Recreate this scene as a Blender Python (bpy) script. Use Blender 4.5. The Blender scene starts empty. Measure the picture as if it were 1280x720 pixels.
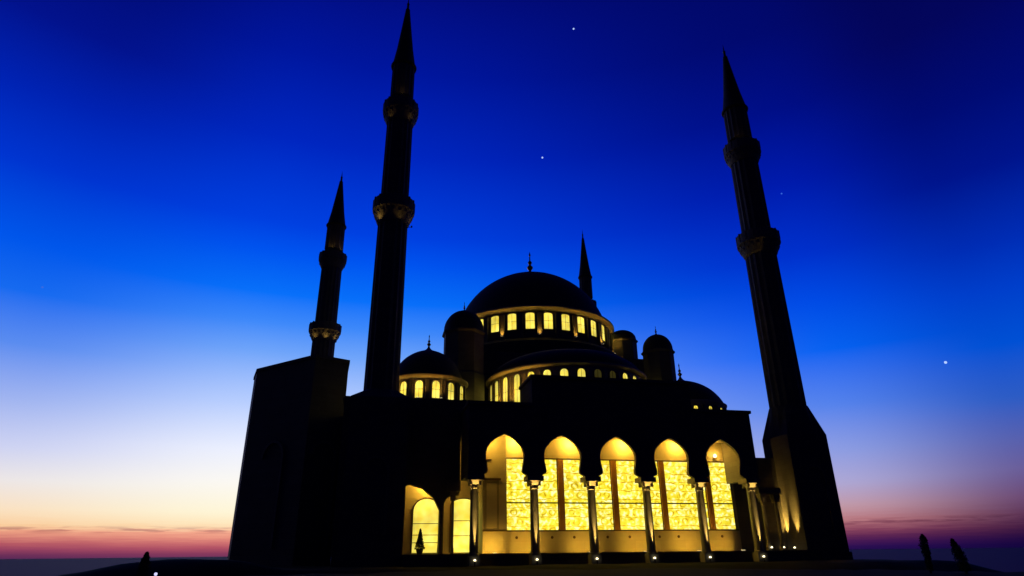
import bpy, bmesh, math, random
from mathutils import Vector, Matrix
random.seed(7)
sc = bpy.context.scene
COL = sc.collection
PI = math.pi
R = math.radians

# ------------------------------------------------------------------ camera
EYE = 1.2; F_PX = 790.82; PITCH = .3963; ROLL = .0114
f = Vector((0, math.cos(PITCH), math.sin(PITCH))); u0 = Vector((0, -math.sin(PITCH), math.cos(PITCH))); r0 = Vector((1, 0, 0))
c_, s_ = math.cos(ROLL), math.sin(ROLL)
rt = r0 * c_ - u0 * s_; up = r0 * s_ + u0 * c_
cd = bpy.data.cameras.new('camera'); cam = bpy.data.objects.new('camera', cd); COL.objects.link(cam)
m = Matrix.Identity(4)
for i in range(3):
    m[i][0] = rt[i]; m[i][1] = up[i]; m[i][2] = -f[i]
m[2][3] = EYE
cam.matrix_world = m
cd.sensor_width = 36; cd.lens = F_PX / 1280 * 36; cd.clip_start = .1; cd.clip_end = 60000
sc.camera = cam

# mosque frame: u along the front, v inwards, z up
TH = .216
ORG = Vector((-15.441, 72.812, 0))
E1 = Vector((math.cos(TH), math.sin(TH), 0)); E2 = Vector((-math.sin(TH), math.cos(TH), 0))
def W(u, v, z=0): return ORG + E1 * u + E2 * v + Vector((0, 0, z))

# ------------------------------------------------------------------ materials
def srgb(r, g, b):
    return tuple(((x / 255) / 12.92 if x / 255 <= .04045 else ((x / 255 + .055) / 1.055) ** 2.4) for x in (r, g, b)) + (1,)
def newmat(name):
    mt = bpy.data.materials.new(name); mt.use_nodes = True
    nt = mt.node_tree; return mt, nt, nt.nodes['Principled BSDF']
def stone(name, a, b, scale=.35, rough=.75, bump=.25, courses=None, joint=.6):
    mt, nt, p = newmat(name); N = nt.nodes; L = nt.links
    tc = N.new('ShaderNodeTexCoord')
    n1 = N.new('ShaderNodeTexNoise'); n1.inputs['Scale'].default_value = scale; n1.inputs['Detail'].default_value = 7; n1.inputs['Roughness'].default_value = .65
    L.new(tc.outputs['Object'], n1.inputs['Vector'])
    mx = N.new('ShaderNodeMix'); mx.data_type = 'RGBA'; mx.inputs[6].default_value = (*a, 1); mx.inputs[7].default_value = (*b, 1)
    mr = N.new('ShaderNodeMapRange'); mr.inputs[1].default_value = .3; mr.inputs[2].default_value = .7
    L.new(n1.outputs['Fac'], mr.inputs[0]); L.new(mr.outputs[0], mx.inputs[0])
    last = mx.outputs[2]; hgt = n1.outputs['Fac']
    if courses:
        # stone courses: joints at fixed heights and staggered along the wall
        sp = N.new('ShaderNodeSeparateXYZ'); L.new(tc.outputs['Object'], sp.inputs[0])
        ad = N.new('ShaderNodeMath'); ad.operation = 'ADD'; L.new(sp.outputs[0], ad.inputs[0]); L.new(sp.outputs[1], ad.inputs[1])
        cb = N.new('ShaderNodeCombineXYZ'); L.new(ad.outputs[0], cb.inputs[0]); L.new(sp.outputs[2], cb.inputs[1])
        br = N.new('ShaderNodeTexBrick'); L.new(cb.outputs[0], br.inputs['Vector'])
        br.inputs['Scale'].default_value = 1; br.inputs['Mortar Size'].default_value = .012; br.inputs['Brick Width'].default_value = courses[0]; br.inputs['Row Height'].default_value = courses[1]
        br.inputs['Color1'].default_value = (1, 1, 1, 1); br.inputs['Color2'].default_value = (.86, .86, .86, 1); br.inputs['Mortar'].default_value = (joint,) * 3 + (1,)
        m2 = N.new('ShaderNodeMix'); m2.data_type = 'RGBA'; m2.blend_type = 'MULTIPLY'; m2.inputs[0].default_value = 1
        L.new(last, m2.inputs[6]); L.new(br.outputs['Color'], m2.inputs[7]); last = m2.outputs[2]
    L.new(last, p.inputs['Base Color'])
    p.inputs['Roughness'].default_value = rough
    bp = N.new('ShaderNodeBump'); bp.inputs['Strength'].default_value = bump; bp.inputs['Distance'].default_value = .05
    L.new(hgt, bp.inputs['Height']); L.new(bp.outputs[0], p.inputs['Normal'])
    p.inputs['Specular IOR Level'].default_value = .2 if rough > .5 else .5
    if name.startswith('dark_gravel'): p.inputs['Specular IOR Level'].default_value = .05
    return mt
def plain(name, col, rough=.6, metal=0.):
    mt, nt, p = newmat(name); N = nt.nodes; L = nt.links
    tc = N.new('ShaderNodeTexCoord'); n1 = N.new('ShaderNodeTexNoise'); n1.inputs['Scale'].default_value = 2.2; n1.inputs['Detail'].default_value = 5
    L.new(tc.outputs['Object'], n1.inputs['Vector'])
    hs = N.new('ShaderNodeMix'); hs.data_type = 'RGBA'; hs.inputs[6].default_value = (*[c * .75 for c in col], 1); hs.inputs[7].default_value = (*[min(1, c * 1.2) for c in col], 1)
    L.new(n1.outputs['Fac'], hs.inputs[0]); L.new(hs.outputs[2], p.inputs['Base Color'])
    p.inputs['Roughness'].default_value = rough; p.inputs['Metallic'].default_value = metal
    return mt
def lamp_mat(name, col, strength):
    mt, nt, p = newmat(name)
    p.inputs['Base Color'].default_value = (.8, .8, .8, 1)
    p.inputs['Emission Color'].default_value = (*col, 1); p.inputs['Emission Strength'].default_value = strength
    return mt
def window_mat(name, strength, tracery):
    """lit glass: warm light of the hall seen through a pierced screen"""
    mt, nt, p = newmat(name); N = nt.nodes; L = nt.links
    tc = N.new('ShaderNodeTexCoord'); sp = N.new('ShaderNodeSeparateXYZ'); L.new(tc.outputs['Object'], sp.inputs[0])
    def math_(op, a, b=None, c=None):
        n = N.new('ShaderNodeMath'); n.operation = op
        for i, x in enumerate((a, b, c)):
            if x is None: continue
            if isinstance(x, (int, float)): n.inputs[i].default_value = x
            else: L.new(x, n.inputs[i])
        return n.outputs[0]
    ns = N.new('ShaderNodeTexNoise'); ns.inputs['Scale'].default_value = 1.3; ns.inputs['Detail'].default_value = 4; L.new(tc.outputs['Object'], ns.inputs['Vector'])
    rp = N.new('ShaderNodeValToRGB'); cr = rp.color_ramp
    if tracery:
        # rows of rosettes: each row shifted by half a rosette, joined by thin wavy bars
        wob = math_('MULTIPLY_ADD', ns.outputs['Fac'], .55, -.27)
        zz = math_('ADD', sp.outputs[2], wob)
        rowf = math_('DIVIDE', zz, .98)
        row = math_('FLOOR', rowf); fz = math_('SUBTRACT', math_('FRACT', rowf), .5)
        odd = math_('MULTIPLY', math_('MODULO', row, 2), .5)
        wob2 = N.new('ShaderNodeTexNoise'); wob2.inputs['Scale'].default_value = 1.1; wob2.inputs['Detail'].default_value = 3; L.new(tc.outputs['Object'], wob2.inputs['Vector'])
        fx = math_('SUBTRACT', math_('FRACT', math_('ADD', math_('MULTIPLY_ADD', wob2.outputs['Fac'], .9, math_('DIVIDE', math_('ADD', sp.outputs[0], sp.outputs[1]), 1.12)), odd)), .5)
        rr = math_('SQRT', math_('ADD', math_('MULTIPLY', fx, fx), math_('MULTIPLY', fz, fz)))
        ring = math_('ABSOLUTE', math_('SUBTRACT', rr, .3))          # rosette ring
        ringv = math_('SUBTRACT', 1, math_('MULTIPLY', ring, 9)); ringv = math_('MAXIMUM', ringv, 0)
        bar = math_('SUBTRACT', 1, math_('MULTIPLY', math_('SUBTRACT', .5, math_('ABSOLUTE', fz)), 13)); bar = math_('MAXIMUM', bar, 0)
        ns2 = N.new('ShaderNodeTexNoise'); ns2.inputs['Scale'].default_value = 2.0; ns2.inputs['Detail'].default_value = 6; L.new(tc.outputs['Object'], ns2.inputs['Vector'])
        pat = math_('MAXIMUM', math_('MULTIPLY', ringv, math_('MULTIPLY', math_('MAXIMUM', math_('MULTIPLY_ADD', wob2.outputs['Fac'], 4, -1.5), 0), .9)), math_('MULTIPLY', bar, math_('MULTIPLY', ns.outputs['Fac'], 2.1)))
        val = math_('SUBTRACT', math_('MULTIPLY_ADD', ns2.outputs['Fac'], 2.2, -.26), math_('MULTIPLY', pat, .95))
        cr.elements[0].position = .0; cr.elements[0].color = srgb(178, 140, 16)
        cr.elements[1].position = 1; cr.elements[1].color = srgb(255, 252, 178)
        e = cr.elements.new(.38); e.color = srgb(222, 198, 28)
        e = cr.elements.new(.66); e.color = srgb(250, 224, 46)
        e = cr.elements.new(.85); e.color = srgb(255, 240, 84)
    else:
        val = math_('MULTIPLY_ADD', ns.outputs['Fac'], 1.0, 0)
        cr.elements[0].position = .25; cr.elements[0].color = srgb(248, 214, 50)
        cr.elements[1].position = .75; cr.elements[1].color = srgb(255, 243, 118)
    L.new(val, rp.inputs[0])
    L.new(rp.outputs[0], p.inputs['Emission Color'])
    nl = N.new('ShaderNodeTexNoise'); nl.inputs['Scale'].default_value = .33 if not tracery else .42; nl.inputs['Detail'].default_value = 2; L.new(tc.outputs['Object'], nl.inputs['Vector'])
    mr = N.new('ShaderNodeMapRange'); mr.inputs[1].default_value = .32; mr.inputs[2].default_value = .68; mr.inputs[3].default_value = strength * (.66 if not tracery else .88); mr.inputs[4].default_value = strength * (1.4 if not tracery else 1.12)
    L.new(nl.outputs['Fac'], mr.inputs[0]); L.new(mr.outputs[0], p.inputs['Emission Strength'])
    p.inputs['Base Color'].default_value = (.25, .22, .15, 1); p.inputs['Roughness'].default_value = .3
    return mt

M = {}
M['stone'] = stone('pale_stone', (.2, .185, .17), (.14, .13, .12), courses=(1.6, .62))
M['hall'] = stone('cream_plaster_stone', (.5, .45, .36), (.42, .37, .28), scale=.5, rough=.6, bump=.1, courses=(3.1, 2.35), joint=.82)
M['trim'] = stone('carved_trim', (.3, .27, .22), (.2, .18, .15), scale=1.4, bump=.5)
M['lead'] = plain('lead_sheet', (.045, .048, .055), .8, .0)
M['brass'] = plain('gilt_brass', (.35, .24, .09), .35, 1.)
M['marble'] = stone('polished_marble', (.25, .235, .2), (.17, .16, .13), scale=1.2, rough=.45, bump=.03)
M['wood'] = plain('dark_bronze_frame', (.085, .05, .025), .45, .3)
M['pilaster'] = stone('ochre_marble', (.5, .25, .07), (.4, .18, .05), scale=1.2, rough=.5, bump=.05)
M['glass'] = window_mat('lit_screen_window', 1.12, True)
M['glass_plain'] = window_mat('lit_window', 1.0, False)
M['glass_dim'] = window_mat('dim_lit_window', .03, False)
M['lens'] = lamp_mat('lamp_lens', (1, .85, .5), 4)
M['black'] = plain('black_metal', (.03, .03, .03), .5, .5)
M['star'] = lamp_mat('starlight', (.45, .62, 1), 1.1)
M['star_dim'] = lamp_mat('faint_starlight', (.03, .12, .6), 1.2)
M['far_lamp'] = lamp_mat('far_lamp_glow', (.6, .6, .95), 1.3)

# ------------------------------------------------------------------ mesh helpers
class MB:
    def __init__(s): s.bm = bmesh.new()
    def quadbox(s, u0, u1, v0, v1, z0, z1):
        vs = [s.bm.verts.new(p) for p in ((u0, v0, z0), (u1, v0, z0), (u1, v1, z0), (u0, v1, z0), (u0, v0, z1), (u1, v0, z1), (u1, v1, z1), (u0, v1, z1))]
        for f_ in ((0, 3, 2, 1), (4, 5, 6, 7), (0, 1, 5, 4), (1, 2, 6, 5), (2, 3, 7, 6), (3, 0, 4, 7)): s.bm.faces.new([vs[i] for i in f_])
        return s
    def prism(s, poly, z0, z1, top=None):
        n = len(poly); top = top or poly
        a = [s.bm.verts.new((p[0], p[1], z0)) for p in poly]; b = [s.bm.verts.new((p[0], p[1], z1)) for p in top]
        s.bm.faces.new(a[::-1]); s.bm.faces.new(b)
        for i in range(n): s.bm.faces.new([a[i], a[(i + 1) % n], b[(i + 1) % n], b[i]])
        return s
    def extr(s, poly, d, fr):
        """poly of (a, z); fr maps (a, depth, z) to a point; depth from d[0] to d[1]"""
        n = len(poly)
        a = [s.bm.verts.new(fr(p[0], d[0], p[1])) for p in poly]; b = [s.bm.verts.new(fr(p[0], d[1], p[1])) for p in poly]
        s.bm.faces.new(a); s.bm.faces.new(b[::-1])
        for i in range(n): s.bm.faces.new([a[(i + 1) % n], a[i], b[i], b[(i + 1) % n]])
        return s
    def lathe(s, prof, cx=0, cy=0, n=32, a0=0., a1=2 * PI, off=0.):
        full = abs(a1 - a0 - 2 * PI) < 1e-6
        m_ = n if full else n + 1
        rings = []
        for r_, z in prof:
            if r_ < 1e-4: rings.append([s.bm.verts.new((cx, cy, z))]); continue
            rings.append([s.bm.verts.new((cx + r_ * math.cos(a0 + off + (a1 - a0) * i / n), cy + r_ * math.sin(a0 + off + (a1 - a0) * i / n), z)) for i in range(m_)])
        for A_, B_ in zip(rings, rings[1:]):
            for i in range(n):
                j = (i + 1) % m_
                if len(A_) == 1 and len(B_) == 1: continue
                if len(A_) == 1: s.bm.faces.new([A_[0], B_[j], B_[i]])
                elif len(B_) == 1: s.bm.faces.new([A_[i], A_[j], B_[0]])
                else: s.bm.faces.new([A_[i], A_[j], B_[j], B_[i]])
        for rg, rev in ((rings[0], True), (rings[-1], False)):
            if len(rg) > 2 and full: s.bm.faces.new(rg[::-1] if rev else rg)
        return s
    def build(s, name, mat, parent=None, smooth=False, label=None, kind=None):
        bmesh.ops.recalc_face_normals(s.bm, faces=s.bm.faces)
        me = bpy.data.meshes.new(name); s.bm.to_mesh(me); s.bm.free(); me.materials.append(mat)
        if smooth:
            for p in me.polygons: p.use_smooth = True
            try: me.set_sharp_from_angle(angle=R(38))
            except Exception: pass
        o = bpy.data.objects.new(name, me); COL.objects.link(o)
        if parent: o.parent = parent
        if label: o['label'] = label
        if kind: o['kind'] = kind
        return o
def empty(name, loc, rz, label, cat, group=None):
    o = bpy.data.objects.new(name, None); COL.objects.link(o); o.location = loc; o.rotation_euler = (0, 0, rz)
    o['label'] = label; o['category'] = cat
    if group: o['group'] = group
    return o
def tag(o, label, cat, group=None):
    o['label'] = label; o['category'] = cat
    if group: o['group'] = group
    return o
def fuv(a, d, z): return (a, d, z)
def dome_prof(r, h, z0, n=14, point=.0):
    pr_ = []
    for i in range(n + 1):
        t = i / n * PI / 2
        pr_.append((r * math.cos(t), z0 + h * math.sin(t) + point * (i / n) ** 6))
    pr_[-1] = (0, pr_[-1][1]); return pr_
def cap_prof(zc, Rs, z0, n=18, point=.5):
    t0 = math.asin((z0 - zc) / Rs); pr_ = []
    for i in range(n + 1):
        t = t0 + (PI / 2 - t0) * i / n
        pr_.append((Rs * math.cos(t), zc + Rs * math.sin(t) + point * (i / n) ** 7))
    pr_[-1] = (0, pr_[-1][1]); return pr_
def finial(parent, x, y, z, h, wd=1.35):
    k = h / 4.
    p = [(0, z - .35 * k), (.95 * k, z - .35 * k), (.5 * k, z + .05 * k), (.24 * k, z + .5 * k), (.14 * k, z + .9 * k), (.34 * k, z + 1.25 * k), (.36 * k, z + 1.45 * k), (.12 * k, z + 1.8 * k), (.24 * k, z + 2.1 * k), (.24 * k, z + 2.25 * k), (.08 * k, z + 2.5 * k), (.06 * k, z + 3.2 * k), (.12 * k, z + 3.35 * k), (0, z + 4 * k)]
    p = [(a * wd, b) for a, b in p]
    return MB().lathe(p, x, y, 12).build('finial', M['brass'], parent, True)

# ------------------------------------------------------------------ MOSQUE
mosque = empty('mosque', ORG, TH, 'great domed mosque at dusk with glowing arched porch and lit drum windows', 'mosque')
UC = 26.25
cols_u = [10.25 + 6.4 * i for i in range(6)]
half_notch = [(2.36, 8.72), (2.3, 8.86), (1.98, 9.02), (1.86, 9.2), (1.88, 9.5), (2.0, 10.1), (2.1, 10.7), (2.09, 11.05), (1.96, 11.5), (1.72, 11.9), (1.4, 12.25), (1.0, 12.6), (.55, 12.88), (.2, 13.03), (0, 13.12)]
def notch(uc_, k=1., dz=0., zs=1., z0=8.72):
    pts = [(uc_ + h * k, z0 + (z - 8.72) * zs + dz) for h, z in half_notch]
    pts += [(uc_ - h * k, z0 + (z - 8.72) * zs + dz) for h, z in half_notch[-2::-1]]
    return pts     # from right foot over the apex to left foot
# front arcade wall, one outline with five ogee horseshoe notches
poly = [(9.5, 16.25), (9.5, 8.75)]
for i in range(5):
    n_ = notch(13.45 + 6.4 * i)
    poly += [(p[0], max(p[1], 8.75)) for p in n_[::-1]]
poly += [(43.3, 8.75), (43.3, 16.25)]
MB().extr(poly, (-6.35, -6.0), fuv).build('arcade_wall', M['stone'], mosque)
# arch mouldings, a thin proud band round every opening
for i in range(5):
    mb = MB(); uc_ = 13.45 + 6.4 * i
    inn = notch(uc_)[1:-1]; out = [(uc_ + (a - uc_) * 1.13, 9 + (z - 9) * 1.07 + (.02 if z > 9 else 0)) for a, z in inn]
    ring = inn + out[::-1]
    for j in range(len(inn) - 1):
        mb.extr([inn[j], inn[j + 1], out[j + 1], out[j]], (-6.43, -6.353), fuv)
    mb.build('arch_moulding', M['trim'], mosque)
# side walls of the porch with an opening below
for uu in (9.5, 42.5):
    mb = MB(); pl = [(-5.995, 16.25), (-5.995, 8.75)] + [(-.52, 8.75), (-.52, 16.25)]
    mb.extr(pl, (uu, uu + .8), lambda a, d, z: (d, a, z)).build('porch_side_wall', M['stone'], mosque)
MB().quadbox(10.31, 42.49, -5.99, -.52, 13.7, 16.2).build('porch_roof', M['hall'], mosque)
mb = MB(); mb.quadbox(16.6, 35.9, -6.3, -.6, 16.27, 19.5); mb.build('raised_parapet', M['stone'], mosque)
mb = MB()
mb.quadbox(9.3, 16.59, -6.55, -.4, 16.255, 16.6); mb.quadbox(35.91, 43.5, -6.55, -.4, 16.255, 16.6); mb.quadbox(16.4, 36.1, -6.55, -.4, 19.502, 19.85)
mb.build('porch_cornice', M['stone'], mosque)
# back wall of the porch: window wall
BW = -.5
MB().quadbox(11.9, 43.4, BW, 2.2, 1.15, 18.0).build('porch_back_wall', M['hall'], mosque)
MB().quadbox(11.92, 14.62, BW - .75, BW - .003, 1.15, 13.7).build('projecting_pier', M['hall'], mosque)
# niche door in the pier
d = MB().quadbox(12.1, 13.75, BW - .83, BW - .753, 3.6, 8.75).build('niche_frame', M['trim'], mosque)
MB().quadbox(12.35, 13.5, BW - .86, BW - .832, 3.7, 8.45).build('niche_panel', M['hall'], d)
MB().quadbox(11.95, 13.95, BW - .98, BW - .832, 8.76, 9.0).build('niche_hood', M['wood'], d)
# dado cap line and frieze line across the window wall
mb = MB(); mb.quadbox(14.63, 43.3, BW - .1, BW - .003, 3.38, 3.52); mb.quadbox(11.92, 14.62, BW - .84, BW - .753, 3.38, 3.5)
mb.build('dado_rail', M['wood'], mosque)
mb = MB(); mb.quadbox(14.63, 43.3, BW - .12, BW - .003, 11.28, 11.42); mb.quadbox(11.92, 12.9, BW - .9, BW - .753, 10.95, 11.1); mb.build('frieze_rail', M['wood'], mosque)
mull = [14.62, 21.2, 27.8, 33.95, 39.9, 43.35]
for i in range(5):
    a = mull[i] + (.32 if i else .06); b = mull[i + 1] - (.32 if i < 4 else .35)
    w = MB()
    w.quadbox(a, b, BW - .1, BW - .01, 6.36, 6.5); w.quadbox(a, a + .1, BW - .1, BW - .01, 3.53, 11.27); w.quadbox(b - .1, b, BW - .1, BW - .01, 3.53, 11.27)
    wo = w.build('window', M['wood'], mosque)
    MB().quadbox(a + .1, b - .1, BW - .05, BW - .004, 3.53, 11.27).build('pane', M['glass'], wo)
    if 0 < i < 5:
        MB().quadbox(mull[i] - .32, mull[i] + .32, BW - .3, BW - .003, 3.53, 11.27).build('pilaster', M['pilaster'], mosque)
    # two little cast ventilator rosettes in the dado panel below
for uu in [15.9, 18.4, 20.0, 22.6, 25.1, 26.6, 29.3, 31.8, 33.0, 35.4, 38.4, 41.0]:
    o = MB().lathe([(0, 0), (.16, 0), (.16, .05), (.08, .09), (0, .09)], 0, 0, 10).build('dado_rosette', M['wood'], mosque, True)
    o.location = (uu, BW - .003, 2.75); o.rotation_euler = (R(90), 0, 0)
# platform
mb = MB(); mb.quadbox(3.3, 49.9, -4.9, 2.2, 0, .98); mb.quadbox(3.1, 50.0, -5.05, -4.1, .981, 1.14)
mb.build('platform', M['stone'], mosque)
MB().quadbox(3.4, 49.8, -4.09, -.51, .981, 1.13).build('porch_floor', M['marble'], mosque)

# columns of the arcade
def column(u, v, z0, z1, r, big=True):
    c = MB().lathe([(r * .98, z0 + .9), (r, z0 + 1.2), (r * .99, (z0 + z1) / 2), (r * .9, z1 - 1.35)], u, v, 16, off=PI / 16).build('column', M['marble'], mosque, True)
    mb = MB(); k = r * 1.2
    mb.quadbox(u - k, u + k, v - k, v + k, z0 - .4, z0 + .55); mb.lathe([(k * .97, z0 + .552), (k * .98, z0 + .68), (r * 1.05, z0 + .8), (r * 1.12, z0 + .899)], u, v, 20)
    mb.build('column_base', M['marble'], c)
    mb = MB(); mb.lathe([(r * .92, z1 - 1.349), (r * 1.08, z1 - 1.3), (r * .95, z1 - 1.2), (r * 1.0, z1 - .95), (r * 1.35, z1 - .78), (r * 1.75, z1 - .5)], u, v, 8, off=PI / 8)
    k2 = r * 1.9
    mb.quadbox(u - k2, u + k2, v - k2, v + k2, z1 - .499, z1 - .004)
    for a in (-1, 1):
        for b in (-1, 1):
            mb.prism([(u + a * r * 1.05 - .12, v + b * r * 1.05 - .12), (u + a * r * 1.05 + .12, v + b * r * 1.05 - .12), (u + a * r * 1.05 + .12, v + b * r * 1.05 + .12), (u + a * r * 1.05 - .12, v + b * r * 1.05 + .12)], z1 - 1.0, z1 - .5)
    mb.build('capital', M['trim'], c)
    return c
for u in cols_u: column(u, -5.95, .4, 8.75, .47)
# main prayer hall body
MB().quadbox(-4.0, 47.4, 2.21, 64, 0, 18).build('hall_wall', M['stone'], mosque)
MB().quadbox(-4.3, 47.7, 2.0, 64.3, 18.002, 18.35).build('hall_cornice', M['stone'], mosque)
# left wing: arched screen in front of a recessed gallery
poly = [(-4.0, 17.98), (-4.0, .98)] 
poly += [(2.4, .98), (2.4, 6.0), (2.35, 7.0), (2.6, 7.6), (3.1, 8.1), (3.9, 8.3), (5.3, 7.85), (6.5, 6.9), (7.2, 5.6), (7.25, .98)]
poly += [(7.7, .98), (7.7, 6.3), (8.1, 7.0), (9.39, 7.2)]
poly += [(9.39, 17.98)]
MB().extr(poly, (-.5, .15), fuv).build('gallery_screen', M['stone'], mosque)
MB().quadbox(-3.9, 9.38, .16, 2.2, 8.9, 17.9).build('gallery_roof', M['stone'], mosque)
MB().quadbox(2.0, 11.89, 2.19, 2.205, 1.14, 13.69).build('gallery_back_wall', M['hall'], mosque)
MB().quadbox(1.6, 2.0, .16, 2.2, 1.14, 8.89).build('gallery_end_wall', M['hall'], mosque)
MB().quadbox(3.3, 11.88, -.49, 2.18, .985, 1.14).build('gallery_floor', M['marble'], mosque)
def arched(a, b, z0, zs, n=9, flat=1.):
    c = (a + b) / 2; h = (b - a) / 2
    return [(a, z0), (b, z0)] + [(c + h * math.cos(PI * i / n), zs + h * flat * math.sin(PI * i / n)) for i in range(n + 1)]
def arch_window(a, b, z0, zs, v, bars, glass='glass_plain', flat=1.):
    mb = MB(); ou = arched(a - .16, b + .16, z0, zs, flat=flat); inn = arched(a, b, z0, zs, flat=flat)
    for j in range(1, len(ou) - 1): mb.extr([inn[j], inn[j + 1], ou[j + 1], ou[j]], (v - .16, v), fuv)
    mb.extr([ou[0], inn[0], inn[-1], ou[-1]], (v - .16, v), fuv)
    for z in bars: mb.quadbox(a, b, v - .1, v - .04, z, z + .07)
    fr = mb.build('window', M['wood'], mosque)
    MB().extr(inn, (v - .035, v - .003), fuv).build('pane', M[glass], fr)
arch_window(4.55, 7.5, 1.3, 5.75, 2.185, [2.3, 3.1, 4.3], flat=.85)
arch_window(8.85, 11.75, 1.3, 6.3, 2.185, [3.0, 4.6], flat=.5)
MB().quadbox(9.4, 11.88, -.5, 2.18, 13.7, 18).build('gallery_attic', M['stone'], mosque)
# slender gallery columns
for u, v in ((7.4, .9), (8.62, -1.0)): column(u, v, 1.15, 7.6, .15)
# a beam carrying the side roof over the slender columns
MB().quadbox(7.9, 9.4, -1.3, -.52, 7.6, 8.74).build('gallery_beam', M['stone'], mosque)
# right wing
MB().quadbox(43.41, 47.2, .3, 2.2, 0, 15.3).build('side_buttress', M['stone'], mosque)
MB().quadbox(43.41, 51.5, .31 + .6, 2.19, 0, 12.2).build('link_wall', M['stone'], mosque)
MB().quadbox(45.6, 48.6, -2.35, -1.2, 7.5, 8.2).build('side_beam', M['stone'], mosque)
for u, v in ((46.0, -2.1), (48.2, -1.5)): column(u, v, 1.15, 7.5, .22)
# corner tower block at the left
bl = [(-8.8, 10.88), (-4.52, 13.03), (-5.3, 24.), (-12, 30), (-18.6, 24.5), (-17.48, 19.7)]
MB().prism(bl, -1, 25.55).build('corner_block', M['stone'], mosque)
cxm = sum(p[0] for p in bl) / 6; cym = sum(p[1] for p in bl) / 6
MB().prism([((p[0] - cxm) * 1.02 + cxm, (p[1] - cym) * 1.02 + cym) for p in bl], 25.552, 26.0).build('corner_block_cornice', M['stone'], mosque)
mb = MB()
for t in (.3, .7):
    pass
# blind arches on both visible faces of the corner block
for (p, q) in ((bl[5], bl[0]), (bl[0], bl[1])):
    dx, dy = q[0] - p[0], q[1] - p[1]; ln = math.hypot(dx, dy); ex, ey = dx / ln, dy / ln; nx, ny = ey, -ex
    mb = MB(); h = min(1.9, ln * .3); c = ln / 2
    inn = arched(c - h, c + h, 2, 13); ou = arched(c - h - .35, c + h + .35, 2, 13)
    fr = lambda a, d_, z: (p[0] + ex * a + nx * d_, p[1] + ey * a + ny * d_, z)
    for j in range(1, len(ou) - 1): mb.extr([inn[j], inn[j + 1], ou[j + 1], ou[j]], (.002, .22), fr)
    mb.build('blind_arch', M['trim'], mosque)

# ---- drums, domes
def ring_windows(cx, cy, r, zs, ztop, angs, w, parent, glass='glass_plain', rise=1.):
    for a in angs:
        t = R(a); nx, ny = math.sin(t), -math.cos(t); tx, ty = math.cos(t), math.sin(t)
        fr = lambda q, d_, z: (cx + nx * (r + d_) + tx * q, cy + ny * (r + d_) + ty * q, z)
        h = w / 2; inn = arched(-h, h, zs, ztop - h * rise, 6, rise); ou = arched(-h - .14, h + .14, zs - .14, ztop - h * rise, 6, rise)
        mb = MB()
        for j in range(len(ou)): mb.extr([inn[j], inn[(j + 1) % len(ou)], ou[(j + 1) % len(ou)], ou[j]], (.0, .16), fr)
        mb.extr([(-.02, zs), (.02, zs), (.02, ztop), (-.02, ztop)], (.07, .11), fr)
        mb.extr([(-h, (zs + ztop) / 2 - .02), (h, (zs + ztop) / 2 - .02), (h, (zs + ztop) / 2 + .02), (-h, (zs + ztop) / 2 + .02)], (.07, .11), fr)
        wf = mb.build('window', M['trim'], parent)
        MB().extr(inn, (.01, .06), fr).build('pane', M[glass], wf)
def buttresses(par, cx, cy, r, z0, z1, angs, w=.55, dep=.5, mat='stone'):
    for a in angs:
        mb = MB()
        t = R(a); nx, ny = math.sin(t), -math.cos(t); tx, ty = math.cos(t), math.sin(t)
        P = [(cx + nx * (r + d_) + tx * q, cy + ny * (r + d_) + ty * q) for q, d_ in ((-w / 2, -.1), (w / 2, -.1), (w / 2, dep), (-w / 2, dep))]
        mb.prism(P, z0, z1); mb.build('drum_buttress', M[mat], par)
# main
mx, my = UC, 31.5
MB().quadbox(10.5, 42, 16.5, 46.5, 18.36, 29.5).build('central_block', M['stone'], mosque)
MB().lathe([(15.6, 29.505), (15.6, 31.6), (15.0, 32.2)], mx, my, 64).build('drum_plinth', M['lead'], mosque, True)
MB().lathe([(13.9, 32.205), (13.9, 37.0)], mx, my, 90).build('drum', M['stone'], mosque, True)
angs = [-2.9 + 12 * k for k in range(30)]
buttresses(mosque, mx, my, 13.9, 32.21, 36.6, [a + 6 for a in angs], .7, .55)
MB().lathe([(13.95, 37.002), (14.5, 37.15), (14.85, 37.5), (14.85, 37.75), (13.2, 37.95)], mx, my, 90).build('drum_cornice', M['hall'], mosque, True)
dm = MB().lathe(cap_prof(35.02, 13.85, 37.96), mx, my, 72).build('dome', M['lead'], mosque, True)
finial(dm, mx, my, 49.2, 5.2, 1.25)
ring_windows(mx, my, 13.9, 34.0, 36.75, angs, 1.42, mosque, rise=.35)
# front half dome
sx, sy = UC, 12.0
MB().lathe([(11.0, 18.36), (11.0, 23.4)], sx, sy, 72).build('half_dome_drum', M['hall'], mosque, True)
sa = [-98 + 11.45 * k for k in range(18)]
buttresses(mosque, sx, sy, 11.0, 18.36, 22.9, [a + 5.7 for a in sa], .45, .25, 'hall')
MB().lathe([(11.05, 23.402), (11.45, 23.5), (11.6, 23.65), (11.6, 23.85), (10.9, 24.0)], sx, sy, 72).build('half_dome_cornice', M['hall'], mosque, True)
MB().lathe(dome_prof(10.9, 3.8, 24.002), sx, sy, 56).build('half_dome', M['lead'], mosque, True)
ring_windows(sx, sy, 11.0, 18.9, 23.0, [a for a in sa if not -3 < a < 20], 1.0, mosque)
ring_windows(sx, sy, 11.0, 18.9, 23.0, [a for a in sa if -3 < a < 20], 1.0, mosque, glass='glass_dim')
# side and back half domes of the central block
MB().lathe(dome_prof(11, 9, 18.36), 41.5, my, 40).build('side_half_dome', M['lead'], mosque, True)
MB().lathe(dome_prof(11, 9, 18.36), 11.0, my, 40).build('side_half_dome', M['lead'], mosque, True)
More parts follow.
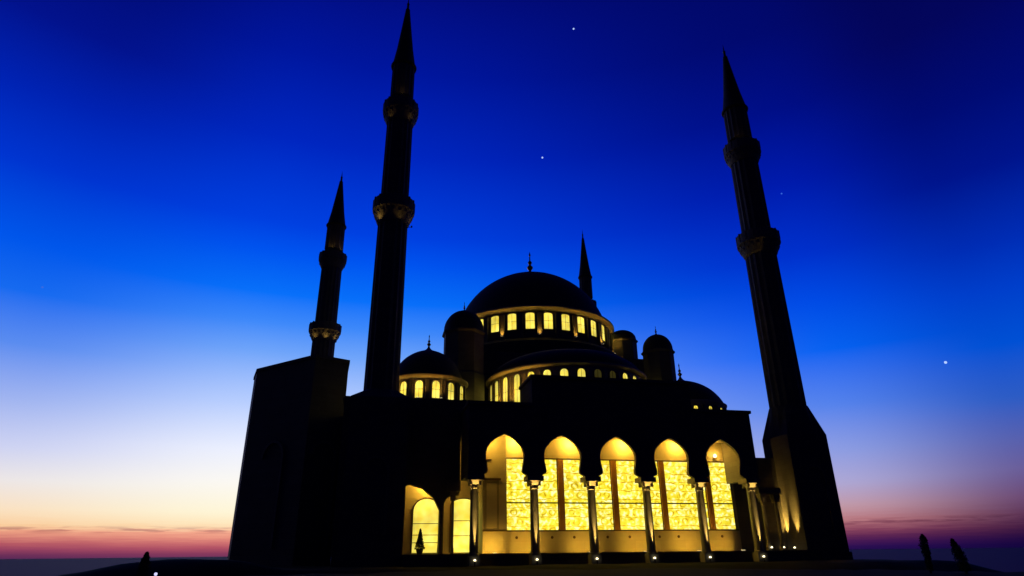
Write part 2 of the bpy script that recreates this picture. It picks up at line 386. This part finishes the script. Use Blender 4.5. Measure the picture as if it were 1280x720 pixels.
# corner domes
def corner_dome(cx, cy, rd, zw0, zw1, zc, Rs, angs, w, ftip, oh=.45):
    d_ = MB().lathe([(rd, 18.36), (rd, zw1 + .3)], cx, cy, 48).build('corner_drum', M['hall'], mosque, True)
    buttresses(d_, cx, cy, rd, 18.36, zw1 + .15, [a + (angs[1] - angs[0]) / 2 for a in angs], .4, .25)
    MB().lathe([(rd + .05, zw1 + .302), (rd + oh, zw1 + .55), (rd + oh + .05, zw1 + .75), (rd - .2, zw1 + .95)], cx, cy, 48).build('corner_drum_cornice', M['hall'], d_, True)
    dd = MB().lathe(cap_prof(zc, Rs, zw1 + .96, point=.3), cx, cy, 40).build('corner_dome', M['lead'], mosque, True)
    finial(dd, cx, cy, zc + Rs + .3, ftip)
    ring_windows(cx, cy, rd, zw0, zw1, angs, w, d_)
corner_dome(6.0, 8.4, 4.95, 19.0, 21.2, 21.75, 4.64, [-40 + 24 * k for k in range(15)], .95, 2.2)
corner_dome(43.1, 9.4, 5.75, 18.7, 19.35, 17.9, 6.15, [-11.7 + 20.95 * k for k in range(0, 17)], .55, 2.6, .2)
# weight turrets
def turret(cx, cy, z0, z1, r, top, fin=True):
    t = MB().lathe([(r * 1.05, z0), (r * 1.05, z1 * .5 + z0 * .5), (r, z1 * .5 + z0 * .5 + .3), (r, z1), (r * 1.1, z1 + .25), (r * 1.1, z1 + .45)], cx, cy, 8, off=PI / 8).build('turret', M['stone'], mosque)
    dd = MB().lathe([(r * 1.02, z1 + .452)] + dome_prof(r * .98, top - z1 - .8, z1 + .8, 10), cx, cy, 24).build('turret_dome', M['lead'], t, True)
    if fin: finial(dd, cx, cy, top, 1.5)
turret(11.4, 13.2, 18.36, 30.4, 3.0, 34.4)
turret(41.75, 13.1, 18.36, 29.2, 2.35, 32.5)
turret(41.9, 27.2, 18.36, 35.4, 2.5, 37.9, False)
turret(38.6, 47.9, 18.36, 43.6, 1.9, 47.4, False)

# ------------------------------------------------------------------ MINARETS
def minaret(u, v, k, label, s=1., base=2.8, base_top=(14.7, 18.6), octo=False, low=0):
    t = empty('minaret', W(u, v), TH, label, 'minaret', 'minarets around the mosque')
    z = lambda q: q * s
    if base:
        b = base; sq = [(-b, -b), (b, -b), (b, b), (-b, b)]
        mb = MB(); mb.prism([(x * 1.06, y * 1.06) for x, y in sq], -1, .9); mb.prism(sq, .902, base_top[0])
        # chamfered shoulder from the square to a sixteen sided shaft
        N_ = 16; r_ = 2.06 * k
        low_ = []; top_ = []
        for i in range(N_):
            a = -PI * .75 + 2 * PI * i / N_
            mm = max(abs(math.cos(a)), abs(math.sin(a))); low_.append((b / mm * math.cos(a), b / mm * math.sin(a))); top_.append((r_ * 1.05 * math.cos(a), r_ * 1.05 * math.sin(a)))
        mb.prism(low_, base_top[0] + .002, base_top[1], top_)
        bo = mb.build('base', M['stone'], t)
        for sgn in ((0, -1),):
            mb = MB()
            px, py = sgn; fr = (lambda a, d_, z_: (a, -b - d_, z_)) if py else (lambda a, d_, z_: (-b - d_, a, z_))
            inn = arched(-1.2, 1.2, 3, 9.5); ou = arched(-1.45, 1.45, 3, 9.5)
            for j in range(1, len(ou) - 1): mb.extr([inn[j], inn[j + 1], ou[j + 1], ou[j]], (.002, .1), fr)
            mb.build('blind_arch', M['trim'], bo)
    z_lo = base_top[1] if base else low
    def shaft(name, r1, r2, za, zb):
        n = 16; pts = []
        mb = MB()
        def ringp(r_): return [((r_ * (1 if i % 2 else .93)) * math.cos(2 * PI * i / 32), (r_ * (1 if i % 2 else .93)) * math.sin(2 * PI * i / 32)) for i in range(32)]
        mb.prism(ringp(r1), za, zb, ringp(r2)); return mb.build(name, M['stone'], t)
    shaft('shaft', 2.06 * k, 1.93 * k, z_lo + .003, z(40.9))
    shaft('shaft', 1.86 * k, 1.8 * k, z(44.0), z(56.8))
    shaft('shaft', 1.66 * k, 1.62 * k, z(60.9), z(66.7))
    def balcony(z0, r_, rin, h1, h2, slots):
        mb = MB(); mb.lathe([(rin * k, z(z0)), (rin * 1.08 * k, z(z0 + .3)), (rin * 1.16 * k, z(z0 + h1 * .4)), (r_ * .93 * k, z(z0 + h1 * .9)), (r_ * k, z(z0 + h1)), (r_ * k, z(z0 + h1 + .25)), (rin * .9 * k, z(z0 + h1 + .3))], 0, 0, 32)
        n = 20
        for i in range(n):   # stalactite brackets in two tiers
            for tier, (ra, rb, za, zb) in enumerate(((rin * 1.1, rin * 1.28, h1 * .3, h1 * .62), (rin * 1.2, r_ * .99, h1 * .6, h1 * .97))):
                a = 2 * PI * (i + .5 * tier) / n; ca, sa_ = math.cos(a), math.sin(a); w = .13 * k
                P0 = [((ra * q) * k * ca - w * sg * sa_, (ra * q) * k * sa_ + w * sg * ca) for q, sg in ((.8, -1), (1., -1), (1., 1), (.8, 1))]
                P1 = [((rb if j in (1, 2) else ra * .8) * k * ca - w * 1.3 * (-1 if j in (0, 1) else 1) * sa_, (rb if j in (1, 2) else ra * .8) * k * sa_ + w * 1.3 * (-1 if j in (0, 1) else 1) * ca) for j in range(4)]
                mb.prism(P0, z(z0 + za), z(z0 + zb), P1)
        bo_ = mb.build('balcony', M['trim'], t)
        mb = MB(); n = 16; zb0 = z(z0 + h1 + .31); zb1 = z(z0 + h1 + h2)
        for i in range(n):
            a = 2 * PI * i / n; ca, sa_ = math.cos(a), math.sin(a); w = .1
            mb.prism([(r_ * k * ca * q - w * sg * sa_, r_ * k * sa_ * q + w * sg * ca) for q, sg in ((.95, -1), (1.01, -1), (1.01, 1), (.95, 1))], zb0, zb1 + .12)
        mb.lathe([(r_ * .96 * k, zb0 - .01), (r_ * .99 * k, zb0 - .01), (r_ * .99 * k, zb1), (r_ * .96 * k, zb1), (r_ * .96 * k, zb0 - .01)], 0, 0, 32)
        mb.build('railing', M['trim'], bo_)
    balcony(40.6, 2.72, 1.95, 1.9, 1.5, 16)
    balcony(56.5, 2.46, 1.82, 1.8, 1.45, 16)
    sp = MB().lathe([(1.78 * k, z(66.5)), (1.86 * k, z(66.75)), (1.62 * k, z(67.2)), (1.2 * k, z(70)), (.75 * k, z(74.)), (.36 * k, z(77.6)), (0, z(78))], 0, 0, 24).build('spire', M['lead'], t, True)
    MB().lathe([(.34 * k, z(77.7)), (.36 * k, z(77.9)), (.2 * k, z(78.2)), (.17 * k, z(78.9)), (.22 * k, z(79.1)), (.1 * k, z(79.4)), (0, z(80.9))], 0, 0, 12).build('finial', M['brass'], sp, True)
    return t
def added_balcony_lamps(t, z0, r, angs, e):  # brackets added below the balconies, standing in for floodlights from the roof
    for a in angs:
        ca, sa_ = math.sin(R(a)), -math.cos(R(a))
        mb = MB(); mb.lathe([(0, z0 - .12), (.1, z0 - .12), (.1, z0 + .1), (0, z0 + .1)], (r + .55) * ca, (r + .55) * sa_, 10)
        mb.prism([(r * .9 * ca - .03, r * .9 * sa_), (r * .9 * ca + .03, r * .9 * sa_), ((r + .5) * ca + .03, (r + .5) * sa_), ((r + .5) * ca - .03, (r + .5) * sa_)], z0 - .1, z0 - .04)
        mb.build('added_bracket_lamp', M['black'], t)
        l = light('SPOT', ((r + .55) * ca, (r + .55) * sa_, z0 + .15), e, (1, .62, .14), spot_size=R(120), spot_blend=1, shadow_soft_size=.05); l.parent = t; l.rotation_euler = (PI, 0, 0)
mA = minaret(0, 0, 1.0, 'tall front minaret left of the main dome, reaching the top edge of the picture', base=3.25, base_top=(17.4, 18.6))
mB = minaret(53.34, 0, 1.13, 'front minaret right of the porch, square base lit gold on its left side', s=1.007, base=2.8)
mC = minaret(-11.56, 51.86, 1.16, 'rear minaret rising behind the dark corner block at the left', base=None, low=0)
mD = minaret(50.18, 68.15, 1.0, 'rear minaret whose spire alone shows behind the right of the main dome', base=None, low=0)

# ------------------------------------------------------------------ lamps
def light(kind, loc, energy, col, **kw):
    ld = bpy.data.lights.new('light', kind); ld.energy = energy; ld.color = col
    for a, b in kw.items():
        if a not in ('aim',): setattr(ld, a, b)
    o = bpy.data.objects.new('light', ld); COL.objects.link(o); o.location = loc
    if 'aim' in kw: o.rotation_euler = (Vector(kw['aim']) - Vector(loc)).to_track_quat('-Z', 'Y').to_euler()
    return o
GOLD = (1, .55, .05); WARM = (1, .62, .14)
def uplight(u, v, z, aim, energy, ang, label, group='uplights at the foot of the porch columns', lens=4, blend=.6, col=WARM):
    t = empty('uplight', W(u, v, z), TH, label, 'uplight', group)
    MB().lathe([(.0, -.45), (.04, -.45), (.04, -.12), (.07, -.08), (.08, .04), (0, .05)], 0, 0, 14).build('housing', M['black'], t, True)
    MB().lathe([(0, .052), (.1, .052), (.12, .12), (.08, .19), (0, .21)], 0, 0, 14).build('lens', M['lens'], t, True)
    l = light('SPOT', (0, 0, .26), energy, col, spot_size=R(ang), spot_blend=blend, shadow_soft_size=.06)
    l.parent = t; l.rotation_euler = (Vector(aim)).to_track_quat('-Z', 'Y').to_euler()
    return t
ords = ['first', 'second', 'third', 'fourth', 'fifth', 'sixth']
for i, u in enumerate(cols_u):
    uplight(u, -5.95 - .47 - .21, .42, (0, .045, 1), 15000, 10.5, 'small glowing uplight before the %s porch column from the left' % ords[i])
for j, (u, v) in enumerate(((46.0, -2.2), (48.2, -1.3))):
    uplight(u, v - .42, 1.35, (0, .055, 1), 900, 9, ['small uplight at the slender column just right of the porch', 'small uplight at the slender column nearest the right minaret'][j], 'uplights at the slender side columns')
for j, (du, dv, e) in enumerate(((-.85, -1.6, 6500), (-.85, .5, 10000))):
    uplight(53.34 - 2.8 + du, dv, 1.3, (.26, 0, 1), e, 28, ['front uplight at the left foot of the right minaret', 'rear uplight at the left foot of the right minaret'][j], 'uplights at the foot of the right minaret', blend=1, col=(1, .6, .1))
# ceiling lamps of the porch (recessed downlights with a fitting)
def ceiling_lamp(u, v, z, e, label, group, r=.16, col=GOLD):
    t = empty('ceiling_lamp', W(u, v, z), TH, label, 'ceiling lamp', group)
    MB().lathe([(.0, 0), (.2, 0), (.22, -.08), (.18, -.1), (.0, -.1)], 0, 0, 16).build('fitting', M['brass'], t, True)
    MB().lathe([(0, -.34), (.09, -.32), (.15, -.22), (.13, -.105), (0, -.105)], 0, 0, 16).build('globe', M['lens'], t, True)
    l = light('POINT', (0, 0, -.5), e, col, shadow_soft_size=r); l.parent = t; return t
for i, u in enumerate((15.7, 22.5, 29.35, 36.2)):
    ceiling_lamp(u, -1.35, 13.68, 620, 'brass ceiling lamp inside the porch right of the %s arch from the left' % ords[i], 'ceiling lamps of the porch')
ceiling_lamp(12.5, -2.7, 13.68, 420, 'added lamp inside the porch brightening the panelled pier behind the first arch', 'ceiling lamps of the porch')  # extra lamp, added to lift the dark pier and niche
t = empty('wall_lamp', W(41.3, -.6, 11.9), TH, 'bright wall lamp above the window behind the fifth arch, nearest the right minaret', 'wall lamp')
MB().quadbox(-.12, .12, -.22, .09, -.2, .0).build('bracket', M['brass'], t)
MB().lathe([(0, .004), (.14, .004), (.17, .2), (.1, .36), (0, .4)], 0, -.12, 14).build('globe', M['lens'], t, True)
l = light('POINT', (0, -.55, .2), 120, GOLD, shadow_soft_size=.15); l.parent = t
ceiling_lamp(5.9, 1.1, 8.88, 400, 'added lamp brightening the recessed gallery left of the porch', 'added lamps of the gallery')  # lamp added so the gallery interior is lit

for i in range(6):  # hidden floor washers, added to bring more light onto the dado
    u = cols_u[i] + (.9 if i == 0 else .45) * (1 if i < 5 else -1)
    if i == 0: u = 12.9
    o = empty('added_washer', W(u, -3.4, 1.131), TH, 'added low washer lamp, brightening the back wall, on the porch floor behind the %s column from the left' % ords[i], 'added lamp', 'added washer lamps on the porch floor')
    MB().quadbox(-.25, .25, -.07, .07, 0, .06).build('housing', M['black'], o)
    MB().quadbox(-.23, .23, -.05, .05, .062, .075).build('lens', M['lens'], o)
    l = light('SPOT', (0, 0, .16), 560, GOLD, spot_size=R(112), spot_blend=1, shadow_soft_size=.15); l.parent = o
    l.rotation_euler = Vector((-.75 if i == 5 else (-.2 if i == 4 else 0), 1, .25)).to_track_quat('-Z', 'Y').to_euler()

# floods round the drums, standing on the roofs
def roof_flood(cx, cy, r, z, angs, e, group, labelf, aim_in=.25, size=110):
    for i, a in enumerate(angs):
        t = R(a); u, v = cx + math.sin(t) * r, cy - math.cos(t) * r
        o = empty('flood_lamp', W(u, v, z), TH, labelf(i), 'flood lamp', group)
        MB().quadbox(-.16, .16, -.12, .12, -.3, .08).build('housing', M['black'], o)
        MB().quadbox(-.13, .13, -.09, .09, .082, .1).build('lens', M['lens'], o)
        l = light('SPOT', (0, 0, .16), e, (1, .52, .055), spot_size=R(size), spot_blend=1, shadow_soft_size=.1); l.parent = o
        l.rotation_euler = Vector((-math.sin(t) * aim_in, math.cos(t) * aim_in, 1)).to_track_quat('-Z', 'Y').to_euler()
roof_flood(mx, my, 14.75, 32.75, [-57 + 24 * k for k in range(6)], 260, 'flood lamps on the main drum ledge', lambda i: 'small flood lamp on the ledge under the main dome windows', .05)
roof_flood(sx, sy, 11.9, 18.7, [-68, -55, -42], 420, 'flood lamps on the roof by the half dome', lambda i: 'small flood lamp on the roof left of the half dome windows', .12, 80)
roof_flood(sx, sy, 12.0, 18.7, [48], 30, 'flood lamps behind the porch parapet', lambda i: 'small flood lamp right of the half dome behind the raised porch parapet', .2)
roof_flood(6.0, 8.4, 6.1, 18.7, [-50, -15, 12], 150, 'flood lamps round the left corner dome', lambda i: 'small flood lamp at the drum of the left corner dome', .25)

added_balcony_lamps(mA, 40.3, 2.0, [-52], 26); added_balcony_lamps(mA, 40.3, 2.0, [20, 70], 5); added_balcony_lamps(mA, 56.2, 1.85, [-40, 40], 3.5); added_balcony_lamps(mA, 60.0, 1.75, [0], 7)
added_balcony_lamps(mC, 40.3, 2.3, [-40, 10, 60], 26); added_balcony_lamps(mC, 59.9, 2.0, [-10, 50], 22); added_balcony_lamps(mB, 60.0, 2.0, [-40], 5)
# ------------------------------------------------------------------ GROUND
gm = stone('dark_gravel_ground', (.02, .019, .018), (.012, .011, .01), scale=.8, rough=.95, bump=.6)
def ground_h(x, y):
    p = Vector((x, y, 0)) - ORG; u, v = p.dot(E1), p.dot(E2)
    dx = max(-24 - u, 0, u - 60); dy = max(-14 - v, 0, v - 85); d1 = math.hypot(dx, dy)
    rr = math.hypot(x, y); lim = 50 + 5 * math.sin(math.atan2(x, y) * 5 + 1); d2 = max(0, rr - lim)
    d_ = min(d1, d2)
    h = -min(d_ * .3, 45 + d_ * .002) if d_ > 0 else 0
    h += .05 * math.sin(x * .31) * math.cos(y * .27 + 1) + .04 * math.sin(x * .9 + y * .7)
    # low mound of earth at the left of the corner block
    mx_, my_ = -27.0, 56.0
    q = ((x - mx_) / 6.5) ** 2 + ((y - my_) / 6.0) ** 2
    h += .95 * math.exp(-q * q)
    return h
mb = MB(); xs = []; a = 0
def axis():
    pts = [0]; s = 1.5
    while pts[-1] < 900: pts.append(pts[-1] + s); s = s if pts[-1] < 110 else s * 1.18
    return [-p for p in pts[:0:-1]] + pts
ax = axis(); G = [[mb.bm.verts.new((x, y + 40, ground_h(x, y + 40))) for x in ax] for y in ax]
for j in range(len(ax) - 1):
    for i in range(len(ax) - 1): mb.bm.faces.new([G[j][i], G[j][i + 1], G[j + 1][i + 1], G[j + 1][i]])
g = mb.build('ground', gm, None, True); g['kind'] = 'structure'
# sea below the hill
mt, nt, p = newmat('sea_water'); p.inputs['Base Color'].default_value = (.2, .02, .12, 1); p.inputs['Roughness'].default_value = .6; p.inputs['IOR'].default_value = 1.33; p.inputs['Specular IOR Level'].default_value = .02
n1 = nt.nodes.new('ShaderNodeTexNoise'); n1.inputs['Scale'].default_value = .004; n1.inputs['Detail'].default_value = 6
bp = nt.nodes.new('ShaderNodeBump'); bp.inputs['Strength'].default_value = .15; bp.inputs['Distance'].default_value = 2
tc = nt.nodes.new('ShaderNodeTexCoord'); nt.links.new(tc.outputs['Object'], n1.inputs['Vector']); nt.links.new(n1.outputs['Fac'], bp.inputs['Height']); nt.links.new(bp.outputs[0], p.inputs['Normal'])
mb = MB(); mb.quadbox(-40000, 40000, -20000, 50000, -46, -40)
s_o = mb.build('sea', mt); s_o['kind'] = 'structure'

# small dark columnar shrubs at the rim of the hill
leaf = plain('dark_leaves', (.05, .07, .03), .8); bark = plain('bark', (.08, .06, .04), .9)
def shrub(x, y, h, w, label, lean=0., seed=1, lump=0.):
    rnd = random.Random(seed); z0 = ground_h(x, y)
    t = empty('columnar_shrub', (x, y, z0 - .05), 0, label, 'shrub', 'dark shrubs on the rim of the hill')
    MB().lathe([(.06, 0), (.045, h * .5), (.015, h * .8)], 0, 0, 8).build('stem', bark, t, True)
    mb = MB()
    for i in range(1500):
        q = rnd.random(); zz = h * (.08 + .92 * q)
        prof = min(1, (1 - q) * 5 + .25) * (.72 + .28 * q + lump * math.sin(q * 7 - 3)) if lump else math.sin(min(1, (1 - q) * 1.5 + .12) * PI / 2)
        rr = w * prof * math.sqrt(rnd.random()) * rnd.uniform(.7, 1.1); a_ = rnd.uniform(0, 2 * PI)
        cx, cy = rr * math.cos(a_) - lean * q, rr * math.sin(a_)
        sz = rnd.uniform(.03, .07); n = Vector((rnd.gauss(0, 1), rnd.gauss(0, 1), rnd.gauss(0, .6))).normalized(); b = n.orthogonal().normalized(); c2 = n.cross(b)
        P = Vector((cx, cy, zz))
        vs = [mb.bm.verts.new(P + b * sz), mb.bm.verts.new(P + c2 * sz * .5), mb.bm.verts.new(P - b * sz), mb.bm.verts.new(P - c2 * sz * .5)]; mb.bm.faces.new(vs)
    me = mb.build('foliage', leaf, t); return t
def at_px(x, y, dist):
    d_ = f * F_PX + rt * (x - 640) - up * (y - 360); hd = math.hypot(d_.x, d_.y); return d_.x / hd * dist, d_.y / hd * dist
x, y = at_px(180, 710, 40); shrub(x, y, 1.45, .3, 'small dark pointed shrub standing against the sunset at the far left', seed=3)
x, y = at_px(1160, 700, 42); shrub(x, y, 1.9, .24, 'taller dark round-topped shrub against the purple sky at the right', seed=5, lump=.15)
x, y = at_px(1204, 700, 42); shrub(x, y, 1.65, .3, 'leaning dark shrub, rightmost of the shrubs, right of the taller one', lean=.3, seed=8)
# potted conical plant in front of the gallery window
t = empty('potted_plant', W(5.35, 1.2, 1.141), TH, 'dark potted plant silhouetted against the glowing arched window left of the porch', 'plant')
MB().lathe([(0, 0), (.28, 0), (.42, .5), (.46, .55), (.38, .57), (0, .52)], 0, 0, 20).build('pot', M['black'], t, True)
mb = MB(); rnd = random.Random(4)
for i in range(1800):
    q = rnd.random(); rr = (.55 * (1 - q) + .05) * math.sqrt(rnd.random()) ; a_ = rnd.uniform(0, 2 * PI); P = Vector((rr * math.cos(a_), rr * math.sin(a_), .5 + 2.1 * q)); sz = rnd.uniform(.05, .11)
    n = Vector((rnd.gauss(0, 1), rnd.gauss(0, 1), rnd.gauss(0, .6))).normalized(); b = n.orthogonal().normalized(); c2 = n.cross(b)
    mb.bm.faces.new([mb.bm.verts.new(P + b * sz), mb.bm.verts.new(P + c2 * sz * .5), mb.bm.verts.new(P - b * sz), mb.bm.verts.new(P - c2 * sz * .5)])
mb.build('foliage', leaf, t)
# distant lamp at the left
x, y = at_px(195, 716, 46)
t = empty('path_lamp', (x, y, ground_h(x, y)), 0, 'tiny glowing path lamp right of the pointed shrub at the far left', 'lamp')
MB().lathe([(.05, 0), (.035, .3), (.035, .45), (0, .45)], 0, 0, 8).build('post', M['black'], t, True)
MB().lathe([(0, .46), (.07, .48), (.09, .55), (.07, .62), (0, .64)], 0, 0, 12).build('globe', M['far_lamp'], t, True)

# ------------------------------------------------------------------ stars
for x, y, r_, mk, lb in ((717, 36, 26, 'star', 'small star high between the two tall minarets, topmost in the sky'), (678, 197, 28, 'star', 'small bright star straight above the main dome'),
                      (1182, 453, 36, 'star', 'brightest star, low in the sky right of the right minaret'), (53, 359, 26, 'star_dim', 'faint star at the left edge of the sky'), (977, 242, 24, 'star_dim', 'faint star just right of the right minaret')):
    d_ = (f * F_PX + rt * (x - 640) - up * (y - 360)).normalized() * 30000; r_ *= 1.5
    o = MB().lathe([(0, -r_), (r_ * .7, -r_ * .7), (r_, 0), (r_ * .7, r_ * .7), (0, r_)], 0, 0, 12).build('star', M[mk], None, True)
    o.location = d_ + Vector((0, 0, EYE)); tag(o, lb, 'star')

# ------------------------------------------------------------------ SKY
w = bpy.data.worlds.new('World'); sc.world = w; w.use_nodes = True
nt = w.node_tree; N = nt.nodes; L = nt.links; bg = N['Background']
def mth(op, a, b=None, c=None):
    n = N.new('ShaderNodeMath'); n.operation = op
    for i, x in enumerate((a, b, c)):
        if x is None: continue
        if isinstance(x, (int, float)): n.inputs[i].default_value = x
        else: L.new(x, n.inputs[i])
    return n.outputs[0]
tc = N.new('ShaderNodeTexCoord'); sp = N.new('ShaderNodeSeparateXYZ'); L.new(tc.outputs['Generated'], sp.inputs[0])
el = mth('MULTIPLY', mth('ARCSINE', sp.outputs[2]), 180 / PI)
az = mth('MULTIPLY', mth('ARCTAN2', sp.outputs[0], sp.outputs[1]), 180 / PI)
# ragged top of the far cloud bank: streaks long in azimuth and thin in height
cb = N.new('ShaderNodeCombineXYZ'); L.new(mth('MULTIPLY', az, .16), cb.inputs[0]); L.new(mth('MULTIPLY', el, 4.2), cb.inputs[1])
nz = N.new('ShaderNodeTexNoise'); nz.inputs['Scale'].default_value = 2.2; nz.inputs['Detail'].default_value = 6; nz.inputs['Roughness'].default_value = .6; L.new(cb.outputs[0], nz.inputs['Vector'])
nzc = mth('SUBTRACT', nz.outputs['Fac'], .5)
near = mth('MAXIMUM', mth('SUBTRACT', 1, mth('MULTIPLY', mth('ABSOLUTE', mth('SUBTRACT', el, 1.7)), .6)), 0)
el2 = mth('ADD', el, mth('MULTIPLY', mth('MULTIPLY', nzc, near), -.9))
fac = mth('DIVIDE', mth('ADD', el2, 5), 95)
def ramp(stops):
    n = N.new('ShaderNodeValToRGB'); cr = n.color_ramp; L.new(fac, n.inputs[0])
    stops = sorted(stops)
    for i, (e_, c) in enumerate(stops):
        p_ = (e_ + 5) / 95
        if i == 0: k = cr.elements[0]; k.position = p_
        elif i == 1: k = cr.elements[1]; k.position = p_
        else: k = cr.elements.new(p_)
        k.color = srgb(*c)
    return n.outputs[0]
glow = ramp([(-5, (40, 20, 60)), (0, (105, 48, 92)), (.4, (165, 70, 95)), (.8, (196, 98, 108)), (1.2, (230, 140, 124)), (1.95, (253, 182, 150)), (2.08, (255, 228, 182)), (3.2, (255, 246, 215)), (5.5, (252, 249, 243)), (8, (236, 240, 255)), (11.7, (185, 207, 255)), (16, (112, 165, 250)), (18.5, (62, 137, 250)), (21, (8, 112, 250)), (24.5, (0, 84, 240)), (27, (0, 64, 225)), (34, (0, 38, 192)), (41, (0, 22, 158)), (47, (2, 13, 128)), (56, (1, 9, 104)), (72, (0, 2, 34))])
left = ramp([(-5, (25, 15, 55)), (0, (70, 36, 84)), (.5, (140, 58, 95)), (1.0, (185, 90, 100)), (1.5, (226, 142, 124)), (1.9, (244, 172, 135)), (2.05, (250, 204, 155)), (3, (251, 224, 190)), (5, (236, 230, 230)), (7.2, (205, 210, 242)), (10.4, (160, 180, 240)), (14.3, (90, 140, 240)), (18, (22, 106, 240)), (21.5, (0, 86, 235)), (27, (0, 52, 208)), (32, (0, 34, 178)), (37, (2, 18, 140)), (45, (1, 8, 105)), (70, (0, 2, 30))])
right = ramp([(-5, (8, 5, 50)), (-.2, (26, 10, 70)), (.3, (46, 16, 84)), (.85, (88, 32, 82)), (1.4, (140, 70, 95)), (2.0, (182, 116, 124)), (3.0, (192, 150, 164)), (4.8, (172, 166, 212)), (7.2, (140, 156, 226)), (10.7, (84, 130, 236)), (15, (6, 98, 242)), (19, (0, 75, 230)), (23, (0, 48, 205)), (29, (0, 26, 172)), (35, (0, 14, 135)), (41, (1, 9, 110)), (50, (1, 7, 96)), (72, (0, 2, 30))])
fright = ramp([(-5, (4, 3, 40)), (.0, (14, 4, 60)), (.6, (30, 9, 62)), (1.2, (58, 22, 62)), (2.0, (84, 44, 80)), (3.2, (104, 70, 114)), (5, (104, 92, 152)), (7, (86, 96, 174)), (9.7, (45, 92, 196)), (13.5, (0, 80, 212)), (17.4, (0, 62, 202)), (20.7, (0, 44, 180)), (26, (0, 20, 140)), (31, (0, 11, 116)), (37, (3, 6, 92)), (50, (2, 4, 74)), (72, (0, 1, 30))])
back = ramp([(-5, (0, 0, 0)), (0, (1, 1, 6)), (10, (1, 2, 30)), (30, (1, 3, 34)), (70, (0, 3, 34))])
def mix(fa, a, b):
    n = N.new('ShaderNodeMix'); n.data_type = 'RGBA'; L.new(fa, n.inputs[0]); L.new(a, n.inputs[6]); L.new(b, n.inputs[7]); return n.outputs[2]
def mrange(x, a, b):
    n = N.new('ShaderNodeMapRange'); n.interpolation_type = 'SMOOTHSTEP'; L.new(x, n.inputs[0]); n.inputs[1].default_value = a; n.inputs[2].default_value = b; return n.outputs[0]
c = mix(mrange(az, -40, -22), left, glow)
c = mix(mrange(az, -14, 29), c, right)
c = mix(mrange(az, 26, 39), c, fright)
c = mix(mrange(mth('ABSOLUTE', az), 52, 85), c, back)
cb2 = N.new('ShaderNodeCombineXYZ'); L.new(mth('MULTIPLY', az, .3), cb2.inputs[0]); L.new(mth('MULTIPLY', el, 3.2), cb2.inputs[1]); cb2.inputs[2].default_value = 4.3
nz3 = N.new('ShaderNodeTexNoise'); nz3.inputs['Scale'].default_value = 1.6; nz3.inputs['Detail'].default_value = 5; L.new(cb2.outputs[0], nz3.inputs['Vector'])
band = mth('MAXIMUM', mth('SUBTRACT', 1, mth('MULTIPLY', mth('ABSOLUTE', mth('SUBTRACT', el, 1.85)), 3.2)), 0)
stk = mth('MULTIPLY', mth('MULTIPLY', mrange(nz3.outputs['Fac'], .46, .62), band), .75)
mk = N.new('ShaderNodeMix'); mk.data_type = 'RGBA'; mk.blend_type = 'MULTIPLY'; L.new(stk, mk.inputs[0]); L.new(c, mk.inputs[6]); mk.inputs[7].default_value = (.5, .36, .52, 1); c = mk.outputs[2]
L.new(c, bg.inputs['Color']); bg.inputs['Strength'].default_value = 1

vs = sc.view_settings; vs.view_transform = 'Standard'; vs.look = 'None'; vs.exposure = 0; vs.gamma = 1; vs.use_curve_mapping = False
sc.render.engine = 'CYCLES'
sc.cycles.use_denoising = True
sc.cycles.max_bounces = 6
sc.cycles.sample_clamp_indirect = 4
